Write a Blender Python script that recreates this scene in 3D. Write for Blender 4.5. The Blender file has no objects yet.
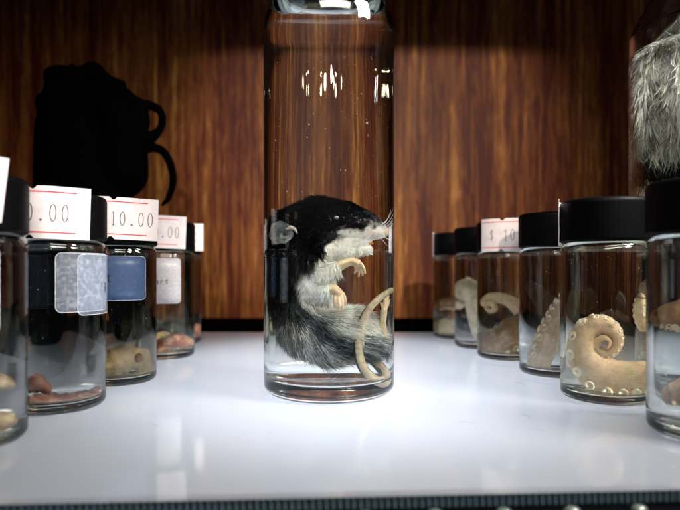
import bpy, math, random
import numpy as np
from mathutils import Vector, noise as mnoise
random.seed(4); rng = np.random.default_rng(4)
S = bpy.context.scene
COL = S.collection
F = 560.0; H = 0.0389; HX = 340.0; HY = 270.0      # focal length in photo pixels, camera height, principal ray

# ------------------------------------------------------------------ object helpers
def mesh(name, V, Fc, mat=None, parent=None, smooth=True, cols=None):
    me = bpy.data.meshes.new(name)
    me.from_pydata([tuple(map(float, v)) for v in V], [], [tuple(int(i) for i in f) for f in Fc])
    if smooth:
        me.polygons.foreach_set('use_smooth', [True]*len(me.polygons))
    if cols is not None:
        a = me.color_attributes.new('Col', 'FLOAT_COLOR', 'POINT')
        c = np.ones((len(V), 4), dtype=np.float32); c[:, :3] = cols
        a.data.foreach_set('color', c.ravel())
    me.update()
    o = bpy.data.objects.new(name, me); COL.objects.link(o)
    if mat: me.materials.append(mat)
    if parent:
        o.parent = parent
        o.matrix_parent_inverse.identity()
        # vertices are given in world coordinates: bring them to the parent's frame
        p = np.array(parent['_origin']) if '_origin' in parent else np.zeros(3)
        if p.any(): me.transform(__import__('mathutils').Matrix.Translation(Vector((-p[0], -p[1], -p[2]))))
        o['_origin'] = [float(x) for x in p]
    return o
def tag(o, label=None, cat=None, group=None, kind=None):
    if label: o['label'] = label
    if cat: o['category'] = cat
    if group: o['group'] = group
    if kind: o['kind'] = kind
    return o
def empty(name, loc, label, cat, group=None):
    o = bpy.data.objects.new(name, None); COL.objects.link(o)
    o.location = loc; o['_origin'] = [float(x) for x in loc]; o.empty_display_size = .01
    return tag(o, label, cat, group)

class MB:
    def __init__(s): s.v = []; s.f = []; s.n = 0
    def add(s, V, Fc):
        s.v.append(np.asarray(V, float)); s.f += [tuple(i+s.n for i in f) for f in Fc]; s.n += len(V)
    def V(s): return np.vstack(s.v)
def box(a, b):
    (x0, y0, z0), (x1, y1, z1) = a, b
    V = [(x0,y0,z0),(x1,y0,z0),(x1,y1,z0),(x0,y1,z0),(x0,y0,z1),(x1,y0,z1),(x1,y1,z1),(x0,y1,z1)]
    return V, [(0,3,2,1),(4,5,6,7),(0,1,5,4),(1,2,6,5),(2,3,7,6),(3,0,4,7)]
def refine(prof):
    out = [prof[0]]
    for a, b in zip(prof, prof[1:]):
        L_ = math.hypot(b[0]-a[0], b[1]-a[1])
        if L_ > .0025:
            for t in (.00012/L_, .0004/L_, .5, 1-.0004/L_, 1-.00012/L_): out.append((a[0]+(b[0]-a[0])*t, a[1]+(b[1]-a[1])*t))
        out.append(b)
    return out
def lathe(prof, c=(0,0), n=128, closed=False, rfun=None):
    prof = refine(prof); V = []; Fc = []; m = len(prof); idx = []
    for (r, z) in prof:
        if r < 1e-7: idx.append([len(V)]); V.append((c[0], c[1], z))
        else:
            row = []
            for k in range(n):
                a = 2*math.pi*k/n; rr = r if rfun is None else rfun(r, a, z)
                row.append(len(V)); V.append((c[0]+rr*math.cos(a), c[1]+rr*math.sin(a), z))
            idx.append(row)
    for i in range(m if closed else m-1):
        A, B = idx[i], idx[(i+1) % m]
        for k in range(n):
            k2 = (k+1) % n
            if len(A) == 1 and len(B) == 1: continue
            if len(A) == 1: Fc.append((A[0], B[k2], B[k]))
            elif len(B) == 1: Fc.append((A[k], A[k2], B[0]))
            else: Fc.append((A[k], A[k2], B[k2], B[k]))
    return V, Fc
def arc(cr, cz, rad, a0, a1, n=8):
    return [(cr+rad*math.cos(math.radians(a0+(a1-a0)*i/n)), cz+rad*math.sin(math.radians(a0+(a1-a0)*i/n))) for i in range(n+1)]

# ------------------------------------------------------------------ materials
def mat(name):
    m = bpy.data.materials.new(name); m.use_nodes = True
    nt = m.node_tree; nt.nodes.clear()
    out = nt.nodes.new('ShaderNodeOutputMaterial')
    return m, nt, out
def N(nt, t, **kw):
    n = nt.nodes.new(t)
    for k, v in kw.items():
        if k in n.inputs: n.inputs[k].default_value = v
        else: setattr(n, k, v)
    return n
def principled(name, col, rough=.5, bump=None, bdist=.0002, var=None, attr=False, **kw):
    m, nt, out = mat(name)
    b = N(nt, 'ShaderNodeBsdfPrincipled'); b.inputs['Base Color'].default_value = (*col, 1); b.inputs['Roughness'].default_value = rough
    for k, v in kw.items(): b.inputs[k.replace('_', ' ')].default_value = v
    tc = N(nt, 'ShaderNodeTexCoord')
    if attr:
        a = N(nt, 'ShaderNodeVertexColor'); a.layer_name = 'Col'
        nt.links.new(a.outputs['Color'], b.inputs['Base Color'])
    if var:
        sc, col2, lo, hi = var
        no = N(nt, 'ShaderNodeTexNoise', Scale=sc, Detail=6.0, Roughness=.65); nt.links.new(tc.outputs['Object'], no.inputs['Vector'])
        mr = N(nt, 'ShaderNodeMapRange'); mr.inputs['From Min'].default_value = lo; mr.inputs['From Max'].default_value = hi
        nt.links.new(no.outputs['Fac'], mr.inputs['Value'])
        mx = N(nt, 'ShaderNodeMix', data_type='RGBA'); mx.inputs['A'].default_value = (*col, 1); mx.inputs['B'].default_value = (*col2, 1)
        nt.links.new(mr.outputs['Result'], mx.inputs['Factor'])
        for i in mx.inputs:
            if i.type == 'RGBA' and i.name == 'A': i.default_value = (*col, 1)
            if i.type == 'RGBA' and i.name == 'B': i.default_value = (*col2, 1)
        o_ = [q for q in mx.outputs if q.type == 'RGBA'][0]
        nt.links.new(o_, b.inputs['Base Color'])
    if bump:
        no = N(nt, 'ShaderNodeTexNoise', Scale=bump, Detail=5.0); nt.links.new(tc.outputs['Object'], no.inputs['Vector'])
        bp = N(nt, 'ShaderNodeBump', Strength=.6, Distance=bdist); nt.links.new(no.outputs['Fac'], bp.inputs['Height'])
        nt.links.new(bp.outputs['Normal'], b.inputs['Normal'])
    nt.links.new(b.outputs[0], out.inputs[0])
    return m
def glass(name, col, ior, rough=0.0):
    m, nt, out = mat(name)
    g = N(nt, 'ShaderNodeBsdfGlass'); g.inputs['Color'].default_value = (*col, 1); g.inputs['IOR'].default_value = ior; g.inputs['Roughness'].default_value = rough
    nt.links.new(g.outputs[0], out.inputs[0])
    return m
M = {}
M['glass'] = glass('clear_glass', (.985, .994, .990), 1.5)
M['liquid'] = glass('clear_spirit', (.996, .996, .99), 1.345)
M['liquid_warm'] = glass('yellowed_spirit', (.99, .975, .91), 1.345)
M['cap'] = principled('black_plastic', (.0012, .0012, .0015), .5, bump=900, bdist=.00004, Specular_IOR_Level=.05)
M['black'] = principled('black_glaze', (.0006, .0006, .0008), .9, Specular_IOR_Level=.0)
M['paper'] = principled('price_paper', (.71, .64, .64), .7, bump=700, bdist=.00003, var=(260, (.60, .52, .53), .42, .75))
M['red'] = principled('red_ink', (.62, .03, .045), .6)
M['ink'] = principled('grey_ink', (.10, .085, .10), .6)
M['ink_dark'] = principled('black_ink', (.02, .02, .03), .5)
M['debris'] = principled('pale_debris', (.85, .82, .72), .5)
M['dark_metal'] = principled('dark_housing', (.01, .014, .02), .45)
M['ribs'] = principled('ribbed_rim', (.055, .085, .11), .4)
M['led'] = principled('led_dome', (.06, .08, .065), .3, Coat_Weight=.5)
M['skin'] = principled('pale_skin', (.66, .50, .30), .42, bump=1500, bdist=.00006, Subsurface_Weight=.25, Subsurface_Scale=.0015, Subsurface_Radius=(1, .5, .25), attr=True)
M['fur'] = principled('rodent_fur', (.5, .5, .5), .7, attr=True, Specular_IOR_Level=.15)
M['whisker'] = principled('whisker', (.9, .9, .88), .4)
M['ear'] = principled('ear_skin', (.10, .115, .13), .35, bump=800, bdist=.0002, var=(700, (.26, .27, .27), .45, .7), Coat_Weight=.5)
M['eye'] = principled('clouded_eye', (.16, .17, .19), .15, Coat_Weight=1.0)
M['mouth'] = principled('mouth_lining', (.62, .22, .05), .4)
M['octo'] = principled('octopus_skin', (.88, .68, .49), .5, bump=2600, bdist=.0003, var=(420, (.68, .46, .29), .42, .70), Subsurface_Weight=.2, Subsurface_Scale=.001, Subsurface_Radius=(1, .5, .25))
M['octo_pale'] = principled('octopus_pale_skin', (.88, .76, .55), .5, bump=2600, bdist=.0002, var=(300, (.62, .44, .25), .45, .7))
M['octo_brown'] = principled('octopus_brown_skin', (.30, .15, .07), .5, bump=1800, bdist=.0003, var=(500, (.48, .32, .17), .45, .68))
M['sucker'] = principled('sucker_skin', (.95, .86, .70), .45, bump=2000, bdist=.0001)
M['organ_brown'] = principled('brown_tissue', (.11, .035, .022), .4, bump=900, bdist=.0006, var=(260, (.30, .17, .11), .45, .7))
M['organ_tan'] = principled('tan_tissue', (.36, .26, .13), .4, bump=600, bdist=.0008, var=(240, (.22, .14, .07), .45, .7))
M['organ_red'] = principled('red_tissue', (.34, .08, .05), .4, bump=900, bdist=.0006, var=(300, (.55, .33, .22), .42, .62))

def film(name='clear_label_film', col=(.55,.60,.70), lo=.10, hi=.22, tc_=(.95,.97,1.)):
    m, nt, out = mat(name)
    d = N(nt, 'ShaderNodeBsdfPrincipled'); d.inputs['Base Color'].default_value = (*col, 1); d.inputs['Roughness'].default_value = .35
    t = N(nt, 'ShaderNodeBsdfTransparent'); t.inputs['Color'].default_value = (*tc_, 1)
    tc = N(nt, 'ShaderNodeTexCoord')
    v = N(nt, 'ShaderNodeTexNoise', Scale=900.0, Detail=4.0); nt.links.new(tc.outputs['Object'], v.inputs['Vector'])
    mr = N(nt, 'ShaderNodeMapRange'); mr.inputs['From Min'].default_value = .45; mr.inputs['From Max'].default_value = .75
    mr.inputs['To Min'].default_value = lo; mr.inputs['To Max'].default_value = hi
    nt.links.new(v.outputs['Fac'], mr.inputs['Value'])
    mx = N(nt, 'ShaderNodeMixShader'); nt.links.new(mr.outputs['Result'], mx.inputs[0])
    nt.links.new(t.outputs[0], mx.inputs[1]); nt.links.new(d.outputs[0], mx.inputs[2]); nt.links.new(mx.outputs[0], out.inputs[0])
    return m
M['film'] = film()
M['edge_film'] = film('label_edge_film', (.75, .78, .85), .4, .7)
M['film_blue'] = film('blue_label_film', (.12, .18, .31), .32, .48, (.6, .75, 1.))
M['film_white'] = film('white_label_film', (.72, .68, .70), .6, .75)

def opal():
    m, nt, out = mat('opal_acrylic')
    tr = N(nt, 'ShaderNodeBsdfTranslucent'); tr.inputs['Color'].default_value = (.80, .84, .95, 1)
    df = N(nt, 'ShaderNodeBsdfDiffuse'); df.inputs['Color'].default_value = (.62, .65, .72, 1)
    tc = N(nt, 'ShaderNodeTexCoord')
    gl = N(nt, 'ShaderNodeBsdfGlossy'); gl.inputs['Roughness'].default_value = .05; gl.inputs['Color'].default_value = (1, 1, 1, 1)
    no = N(nt, 'ShaderNodeTexNoise', Scale=35.0, Detail=5.0); nt.links.new(tc.outputs['Object'], no.inputs['Vector'])
    mr = N(nt, 'ShaderNodeMapRange'); mr.inputs['From Min'].default_value = .35; mr.inputs['From Max'].default_value = .7; mr.inputs['To Min'].default_value = .03; mr.inputs['To Max'].default_value = .13
    nt.links.new(no.outputs['Fac'], mr.inputs['Value']); nt.links.new(mr.outputs['Result'], gl.inputs['Roughness'])
    bp = N(nt, 'ShaderNodeBump', Strength=.04, Distance=.0005); nt.links.new(no.outputs['Fac'], bp.inputs['Height']); nt.links.new(bp.outputs[0], gl.inputs['Normal'])
    m1 = N(nt, 'ShaderNodeMixShader'); m1.inputs[0].default_value = .2
    nt.links.new(tr.outputs[0], m1.inputs[1]); nt.links.new(df.outputs[0], m1.inputs[2])
    fr = N(nt, 'ShaderNodeFresnel', IOR=1.49)
    m2 = N(nt, 'ShaderNodeMixShader'); nt.links.new(fr.outputs[0], m2.inputs[0]); nt.links.new(m1.outputs[0], m2.inputs[1]); nt.links.new(gl.outputs[0], m2.inputs[2])
    nt.links.new(m2.outputs[0], out.inputs[0])
    return m
M['opal'] = opal()

def wood():
    m, nt, out = mat('varnished_wood')
    tc = N(nt, 'ShaderNodeTexCoord')
    def nz(sc, scale, det=6., dist=0.):
        mp = N(nt, 'ShaderNodeMapping'); mp.inputs['Scale'].default_value = sc
        nt.links.new(tc.outputs['Object'], mp.inputs['Vector'])
        n = N(nt, 'ShaderNodeTexNoise', Scale=scale, Detail=det, Roughness=.62, Distortion=dist); nt.links.new(mp.outputs[0], n.inputs['Vector'])
        return n.outputs['Fac']
    broad = nz((1, 1, .035), 40, 3., .2)
    streak = nz((1, 1, .030), 260, 4., .1)
    fleck = nz((1, 1, .16), 190, 4., 1.2)
    pore = nz((1, 1, .03), 900, 2.)
    def mm(op, a, b):
        n = N(nt, 'ShaderNodeMath', operation=op)
        for i, v in ((0, a), (1, b)):
            if isinstance(v, (int, float)): n.inputs[i].default_value = v
            else: nt.links.new(v, n.inputs[i])
        return n.outputs[0]
    s = mm('ADD', mm('MULTIPLY', broad, .42), mm('ADD', mm('MULTIPLY', streak, .34), mm('ADD', mm('MULTIPLY', fleck, .29), mm('MULTIPLY', pore, .14))))
    cr = N(nt, 'ShaderNodeValToRGB'); nt.links.new(s, cr.inputs[0])
    e = cr.color_ramp; e.elements[0].position = .43; e.elements[0].color = (.016, .0028, .0014, 1)
    e.elements[1].position = .80; e.elements[1].color = (.42, .215, .050, 1)
    x = e.elements.new(.55); x.color = (.050, .0085, .0036, 1)
    x = e.elements.new(.65); x.color = (.135, .045, .011, 1)
    b = N(nt, 'ShaderNodeBsdfPrincipled'); b.inputs['Roughness'].default_value = .45; b.inputs['Specular IOR Level'].default_value = .08
    nt.links.new(cr.outputs[0], b.inputs['Base Color'])
    bp = N(nt, 'ShaderNodeBump', Strength=.25, Distance=.0004); nt.links.new(pore, bp.inputs['Height']); nt.links.new(bp.outputs[0], b.inputs['Normal'])
    nt.links.new(b.outputs[0], out.inputs[0])
    return m
M['wood'] = wood()

# ------------------------------------------------------------------ refraction-aware placement: where a point inside a jar of spirit must really be
class Jar:
    def __init__(s, x, d, r, wall):
        s.c = (x, d); s.r = r; s.rin = r-wall; s.D = math.hypot(x, d); s.a0 = math.atan2(x, d); s.sc = d/F
    def place(s, P, clamp=.97, n=1.345):
        P = np.atleast_2d(np.asarray(P, float)); dx = (P[:, 0]-HX)/F; dz = (HY-P[:, 1])/F
        hl = np.sqrt(dx*dx+1); a = np.arctan2(dx, 1.0)-s.a0; lim = math.asin(.985*s.r/s.D); a = np.clip(a, -lim, lim)
        sx, sy, sz = np.sin(a), np.cos(a), dz/hl
        t = s.D*sy-np.sqrt(np.maximum(s.r**2-(s.D*sx)**2, 0))
        hit = np.stack([sx*t, sy*t, sz*t], 1)
        nn = np.stack([hit[:, 0]/s.r, (hit[:, 1]-s.D)/s.r, 0*t], 1)
        d = np.stack([sx, sy, sz], 1); d /= np.linalg.norm(d, axis=1)[:, None]
        eta = 1/n; ci = -(d*nn).sum(1); k = 1-eta**2*(1-ci**2)
        rd = eta*d+(eta*ci-np.sqrt(k))[:, None]*nn
        v = s.D-P[:, 2]*s.sc
        tt = (v-hit[:, 1])/rd[:, 1]; q = hit+rd*tt[:, None]
        u, w = q[:, 0], v-s.D
        rr = np.hypot(u, w); f = np.minimum(1, s.rin*clamp/np.maximum(rr, 1e-9)); u, w = u*f, w*f
        ca, sa = math.cos(s.a0), math.sin(s.a0)
        X = u*ca+(w)*sa+s.c[0]; Y = -u*sa+(w)*ca+s.c[1]
        Z = np.maximum(H+q[:, 2], .0026)
        return np.stack([X, Y, Z], 1)

def catmull(P, k=8):
    P = np.asarray(P, float); P = np.vstack([2*P[0]-P[1], P, 2*P[-1]-P[-2]]); out = []
    for i in range(1, len(P)-2):
        for j in range(k):
            t = j/k
            out.append(.5*((2*P[i])+(-P[i-1]+P[i+1])*t+(2*P[i-1]-5*P[i]+4*P[i+1]-P[i+2])*t*t+(-P[i-1]+3*P[i]-3*P[i+1]+P[i+2])*t**3))
    out.append(P[-2]); return np.array(out)
def tube(path, n=20, wob=0.0):
    """path rows: x, y, z, r"""
    C = path[:, :3]; R = path[:, 3]; T = np.gradient(C, axis=0); T /= np.linalg.norm(T, axis=1)[:, None]+1e-9
    ref = np.array([0, 0, 1.0]); V = []; Fc = []
    for i in range(len(C)):
        b = np.cross(T[i], ref); b /= np.linalg.norm(b)+1e-9; c = np.cross(b, T[i])
        for k in range(n):
            a = 2*math.pi*k/n
            w = 1+wob*mnoise.noise(Vector((C[i][0]*.15+math.cos(a)*2, C[i][1]*.15+math.sin(a)*2, R[i]*.3)))
            V.append(C[i]+R[i]*w*(b*math.cos(a)+c*math.sin(a)))
    for i in range(len(C)-1):
        for k in range(n):
            k2 = (k+1) % n; Fc.append((i*n+k, i*n+k2, (i+1)*n+k2, (i+1)*n+k))
    for e, s in ((0, -1), (len(C)-1, 1)):
        base = e*n; prev = [base+k for k in range(n)]
        for q in (.5, .85):
            row = []
            for k in range(n):
                v = C[e]+(V[base+k]-C[e])*math.cos(q*math.pi/2)+T[e]*s*R[e]*math.sin(q*math.pi/2)
                row.append(len(V)); V.append(v)
            for k in range(n): Fc.append((prev[k], prev[(k+1) % n], row[(k+1) % n], row[k]))
            prev = row
        V.append(C[e]+T[e]*s*R[e]); t = len(V)-1
        for k in range(n): Fc.append((prev[k], prev[(k+1) % n], t))
    return np.array(V), Fc
def cup(c, d, r, n=14):
    d = np.asarray(d, float); d /= np.linalg.norm(d); a = np.cross(d, [0.3, .2, 1.0]); a /= np.linalg.norm(a); b = np.cross(d, a)
    V = []; Fc = []
    prof = [(.75, -.5), (.95, 0), (1.08, .22), (.98, .40), (.78, .42), (.62, .28), (.5, .1), (.2, .02)]
    for rr, h in prof:
        for k in range(n):
            t = 2*math.pi*k/n; V.append(np.asarray(c)+r*(rr*(a*math.cos(t)+b*math.sin(t))+h*d))
    for i in range(len(prof)-1):
        for k in range(n): Fc.append((i*n+k, i*n+(k+1) % n, (i+1)*n+(k+1) % n, (i+1)*n+k))
    V.append(np.asarray(c)+d*r*.02); t = len(V)-1; m = (len(prof)-1)*n
    for k in range(n): Fc.append((m+k, m+(k+1) % n, t))
    return np.array(V), Fc

# ------------------------------------------------------------------ jars
def liquid_of(rin, z0, z1, c, n=128, top=None):
    e = .00012
    prof = [(0, z0-e)]+arc(rin+e-.0012, z0-e+.0012, .0012, -90, 0, 6)
    prof += top if top else [(rin+e, z1-.0004), (rin+e, z1), (rin-.0003, z1-.0003), (rin-.001, z1-.0005), (0, z1-.0005)]
    return lathe(prof, c, n)
def small_jar(x, d, label, kind='liquid', cap_r=.0132):
    k_ = (d+.0125)/d; x *= k_; d += .0125
    r = .0130; wall = .0010; c = (x, d)
    root = empty('specimen_jar', (x, d, 0), label, 'jar', 'small capped specimen jars in two rows')
    z0 = .0026; prof = [(0, .00012), (r-.003, .00010)]+[(r-.0025, 0.00005)]+arc(r-.0020, .00205, .0020, -90, 0, 8)
    prof += arc(r-.0028, .0448, .0028, 0, 82, 9)+[(.0098, .0478), (.0095, .0490), (.0095, .0585)]
    prof += [(.0087, .0585), (.0087, .0478)]+arc(r-.0038, .0442, .0028, 80, 0, 9)+arc(r-wall-.0012, z0+.0012, .0012, 0, -90, 6)+[(0, z0)]
    V, Fc = lathe(prof, c); mesh('glass_body', V, Fc, M['glass'], root)
    tp_ = arc(r-.0038+.00012, .0442, .0028, 0, 62, 7); V, Fc = liquid_of(r-wall, z0, .0438, c, top=tp_+[(tp_[-1][0]-.0004, tp_[-1][1]), (0, tp_[-1][1])]); mesh('liquid', V, Fc, M[kind], root)
    rc = cap_r
    prof = [(.0097, .0474), (rc-.0006, .0473), (rc, .0477), (rc, .0588), (rc-.0003, .0596), (rc-.001, .0600), (0, .0600)]
    def rf(rr, a, z): return rr-(.00004*(1+math.cos(a*60))/2 if (rr > rc-.0002 and .0490 < z+.001) else 0)
    prof = prof[:3]+[(rc, .0482+.0105*i/4) for i in range(5)]+prof[4:]
    V, Fc = lathe(prof, c, 240, rfun=rf); mesh('cap', V, Fc, M['cap'], root)
    j = Jar(x, d, r, wall); j.root = root; return j

# glyph strokes in a unit cell (0..1 wide, 0..1 high)
def oval(cx, cy, rx, ry, n=16): return [(cx+rx*math.cos(2*math.pi*i/n), cy+ry*math.sin(2*math.pi*i/n)) for i in range(n+1)]
GL = {'0': [oval(.5, .5, .30, .5)], '1': [[(.3, .82), (.55, 1), (.55, 0)], [(.38, 0), (.72, 0)]], '.': [oval(.5, .07, .10, .05, 8)],
      '$': [[(.8, .8), (.5, .92), (.25, .75), (.5, .52), (.78, .3), (.5, .08), (.2, .2)], [(.5, 1.05), (.5, -.05)]],
      'R': [[(.2, 0), (.2, 1), (.6, 1), (.8, .85), (.8, .65), (.6, .5), (.2, .5)], [(.5, .5), (.85, 0)]],
      't': [[(.45, .85), (.45, .1), (.6, 0), (.8, .05)], [(.15, .6), (.8, .6)]],
      'e': [[(.15, .35), (.8, .35), (.75, .55), (.5, .65), (.2, .5), (.12, .3), (.25, .05), (.5, 0), (.8, .1)]],
      'a': [oval(.45, .3, .3, .3, 12), [(.78, .62), (.78, 0)]], 'r': [[(.25, .62), (.25, 0)], [(.25, .45), (.5, .62), (.75, .6)]], ' ': []}
def strokes(text, x0, y0, cw, ch, lw, fn, off):
    mb = MB()
    for i, chh in enumerate(text):
        for s in GL[chh]:
            P = np.array([(x0+i*cw+a*cw*.82, y0+b*ch) for a, b in s])
            T = np.gradient(P, axis=0); T /= np.linalg.norm(T, axis=1)[:, None]+1e-12; nn = np.stack([-T[:, 1], T[:, 0]], 1)*lw/2
            V = [fn(*p, off) for p in P+nn]+[fn(*p, off) for p in P-nn]; k = len(P)
            mb.add(V, [(q, q+1, k+q+1, k+q) for q in range(k-1)])
    return mb
def sheet(fn, cols, lo, hi, t, rows=6):
    V = []; Fc = []; n = len(cols); R = rows+1
    for side in (0, t):
        for i, s in enumerate(cols):
            for j in range(R): V.append(fn(s, lo[i]+(hi[i]-lo[i])*j/rows, side))
    m = n*R
    for i in range(n-1):
        for j in range(rows):
            a = i*R+j; Fc.append((a, a+R, a+R+1, a+1)); Fc.append((m+a, m+a+1, m+a+R+1, m+a+R))
    for i in range(n-1):
        a = i*R; Fc.append((a, m+a, m+a+R, a+R)); a += rows; Fc.append((a, a+R, m+a+R, m+a))
    for j in range(rows):
        Fc.append((j, j+1, m+j+1, m+j)); a = (n-1)*R+j; Fc.append((a, m+a, m+a+1, a+1))
    return V, Fc
def price_sticker(j, text, sc, W, zc, tilt, yaw, tx, curl=2.0, hh=.0070, rc=.0134):
    """sc: arc length already wrapped round the cap on the left; then the sticker leaves on a tangent"""
    cx, cy = j.c; n_ = np.array([-cx, -cy])/math.hypot(cx, cy); r_ = np.array([-n_[1], n_[0]])
    cy_, sy_ = math.cos(math.radians(yaw)), math.sin(math.radians(yaw))
    n0 = n_*cy_+r_*sy_; t0 = r_*cy_-n_*sy_
    ct, st = math.cos(math.radians(tilt)), math.sin(math.radians(tilt))
    def fn(s, v, off):
        s2 = (s-W/2)*ct+v*st+W/2; v2 = -(s-W/2)*st+v*ct
        r = rc+off
        if s2 < sc:
            th = (sc-s2)/rc; p = r*(n0*math.cos(th)-t0*math.sin(th))
        else:
            e = s2-sc; p = r*n0+t0*e+n0*curl*e*e
        return (cx+p[0], cy+p[1], zc+v2)
    cols = [W*i/60 for i in range(61)]; nt_ = W*.42; nr = .00095
    dep = lambda s: math.sqrt(max(0, nr*nr-(s-nt_)**2))
    V, Fc = sheet(fn, cols, [-hh+dep(s+.0005) for s in cols], [hh-dep(s) for s in cols], .0001)
    st_ = mesh('price_sticker', V, Fc, M['paper'], j.root, smooth=False)
    for zz in (hh*.78, -hh*.76):
        cc = [.0006+(W-.0040)*i/40 for i in range(41)]
        V, Fc = sheet(fn, cc, [zz-.00016]*41, [zz+.00016]*41, 0, 1)
        V = [fn(s, v, .00014) for s in cc for v in (zz-.00016, zz+.00016)]
        Fc = [(2*i, 2*i+2, 2*i+3, 2*i+1) for i in range(40)]
        mesh('printed_line', V, Fc, M['red'], st_, smooth=False)
    mb = strokes(text, tx, -.0024, .0029, .0046, .00026, fn, .00014)
    mesh('printed_price', mb.V(), mb.f, M['ink'], st_, smooth=False)
    return st_
def film_label(j, a0, a1, z0, z1, text=None, size=.0022, ta=0, tz=0, mt='film', r=.01306):
    """a0, a1: degrees from the camera-facing direction, positive to the viewer's right"""
    cx, cy = j.c; base = math.atan2(-cy, -cx)
    def fn(s, v, off):
        a = base+s/r; return (cx+(r+off)*math.cos(a), cy+(r+off)*math.sin(a), v)
    s0, s1 = math.radians(a0)*r, math.radians(a1)*r; cr = .0016
    cols = sorted([s0+(s1-s0)*i/40 for i in range(41)]+[s0+cr*q for q in (.1, .3)]+[s1-cr*q for q in (.1, .3)])
    def dep(s):
        e = min(s-s0, s1-s); return 0 if e >= cr else cr-math.sqrt(max(0, cr*cr-(cr-e)**2))
    V, Fc = sheet(fn, cols, [z0+dep(s) for s in cols], [z1-dep(s) for s in cols], .00005, 4)
    lb = mesh('jar_label', V, Fc, M[mt], j.root)
    O = []
    for (cx_, cz_, q0) in ((s1-cr, z1-cr, 0), (s0+cr, z1-cr, 90), (s0+cr, z0+cr, 180), (s1-cr, z0+cr, 270)):
        for q in range(7): a = math.radians(q0+15*q); O.append((cx_+cr*math.cos(a), cz_+cr*math.sin(a)))
    D_ = []
    O.append(O[0])
    for a, b in zip(O, O[1:]):
        D_ += [(a[0]+(b[0]-a[0])*q/10, a[1]+(b[1]-a[1])*q/10) for q in range(10)]
    D_ = np.array(D_+[O[-1]]); T = np.gradient(D_, axis=0); T /= np.linalg.norm(T, axis=1)[:, None]+1e-12; nn = np.stack([-T[:, 1], T[:, 0]], 1)*.00009
    Vv = [fn(*p, .00008) for p in D_+nn]+[fn(*p, .00008) for p in D_-nn]; k = len(D_)
    mesh('label_edge', Vv, [(q, q+1, k+q+1, k+q) for q in range(k-1)], M['edge_film'], lb, smooth=False)
    if text:
        mb = strokes(text, math.radians(ta)*r, tz, size*.85, size, .00032, fn, .0001)
        mesh('printed_text', mb.V(), mb.f, M['ink_dark'], lb, smooth=False)
    return lb

R = {}
right = [(.0795, .1210, 'foremost right jar, blurred, cut off by the right edge of the picture', 'liquid'),
         (.0752, .1585, 'front black-capped jar on the right holding the curled spiral tentacle', 'liquid_warm'),
         (.0764, .1990, 'black-capped jar on the right, half hidden behind the jar with the spiral tentacle', 'liquid'),
         (.0707, .2370, 'right-hand jar with a price sticker reading $ 10. wrapped on its cap', 'liquid_warm'),
         (.0680, .2710, 'right-hand jar just behind the price-stickered one, pale yellow arm inside', 'liquid'),
         (.0645, .3110, 'farthest jar on the right, small black cap against the wood, brown curl inside', 'liquid_warm')]
for i, (x, d, l, k) in enumerate(right): R[i] = small_jar(x, d, l, k)
L = {}
left = [(-.0772, .1147, 'foremost left jar, blurred, cut off by the left edge of the picture', 'liquid'),
        (-.0747, .1480, 'left-hand jar whose sticker reads 0.00, with overlapping clear labels', 'liquid'),
        (-.0732, .1846, 'left-hand jar whose sticker reads 10.00, with a blue rounded label', 'liquid_warm'),
        (-.0750, .2399, 'left-hand jar with a pale label reading eart and a half-hidden price sticker', 'liquid_warm'),
        (-.0835, .2850, 'farthest jar on the left, a sliver showing behind the others', 'liquid')]
for i, (x, d, l, k) in enumerate(left): L[i] = small_jar(x, d, l, k)

price_sticker(L[0], '$ 10.00', .0169, .0245, .0572, 6, 0, .001, curl=0)
price_sticker(L[1], '$ 10.00', .0165, .0245, .0542, 1.5, 0, -.0002, curl=0)
price_sticker(L[2], '$ 10.00', .0119, .0245, .0560, 2.0, 0, .0034, curl=.5)
price_sticker(L[3], '$ 10.00', .0158, .0245, .0553, 2, 0, .0022, curl=0)
price_sticker(L[4], '$ 10.00', .0110, .0245, .0556, 0, 0, .002, curl=0)
price_sticker(R[3], '$ 10.00', .0122, .0245, .0538, 0, 0, .0045, curl=1)
price_sticker(R[1], '$ 10.00', .0185, .0245, .0535, 0, -84, .002, curl=0)
price_sticker(R[5], '$ 10.00', .0185, .0245, .0535, 0, -84, .002, curl=0)
film_label(L[1], -2, 74, .0275, .0435)
film_label(L[1], 22, 88, .0265, .0432, 'R', .0027, 66, .0325, r=.01316)
film_label(L[2], -60, 42, .0288, .0435, 't', .0031, -17, .0350, mt='film_blue')
film_label(L[3], -30, 30, .0245, .0440, 'eart', .0024, -27, .0330, mt='film_white')
film_label(L[0], -10, 30, .0250, .0440)

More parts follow.
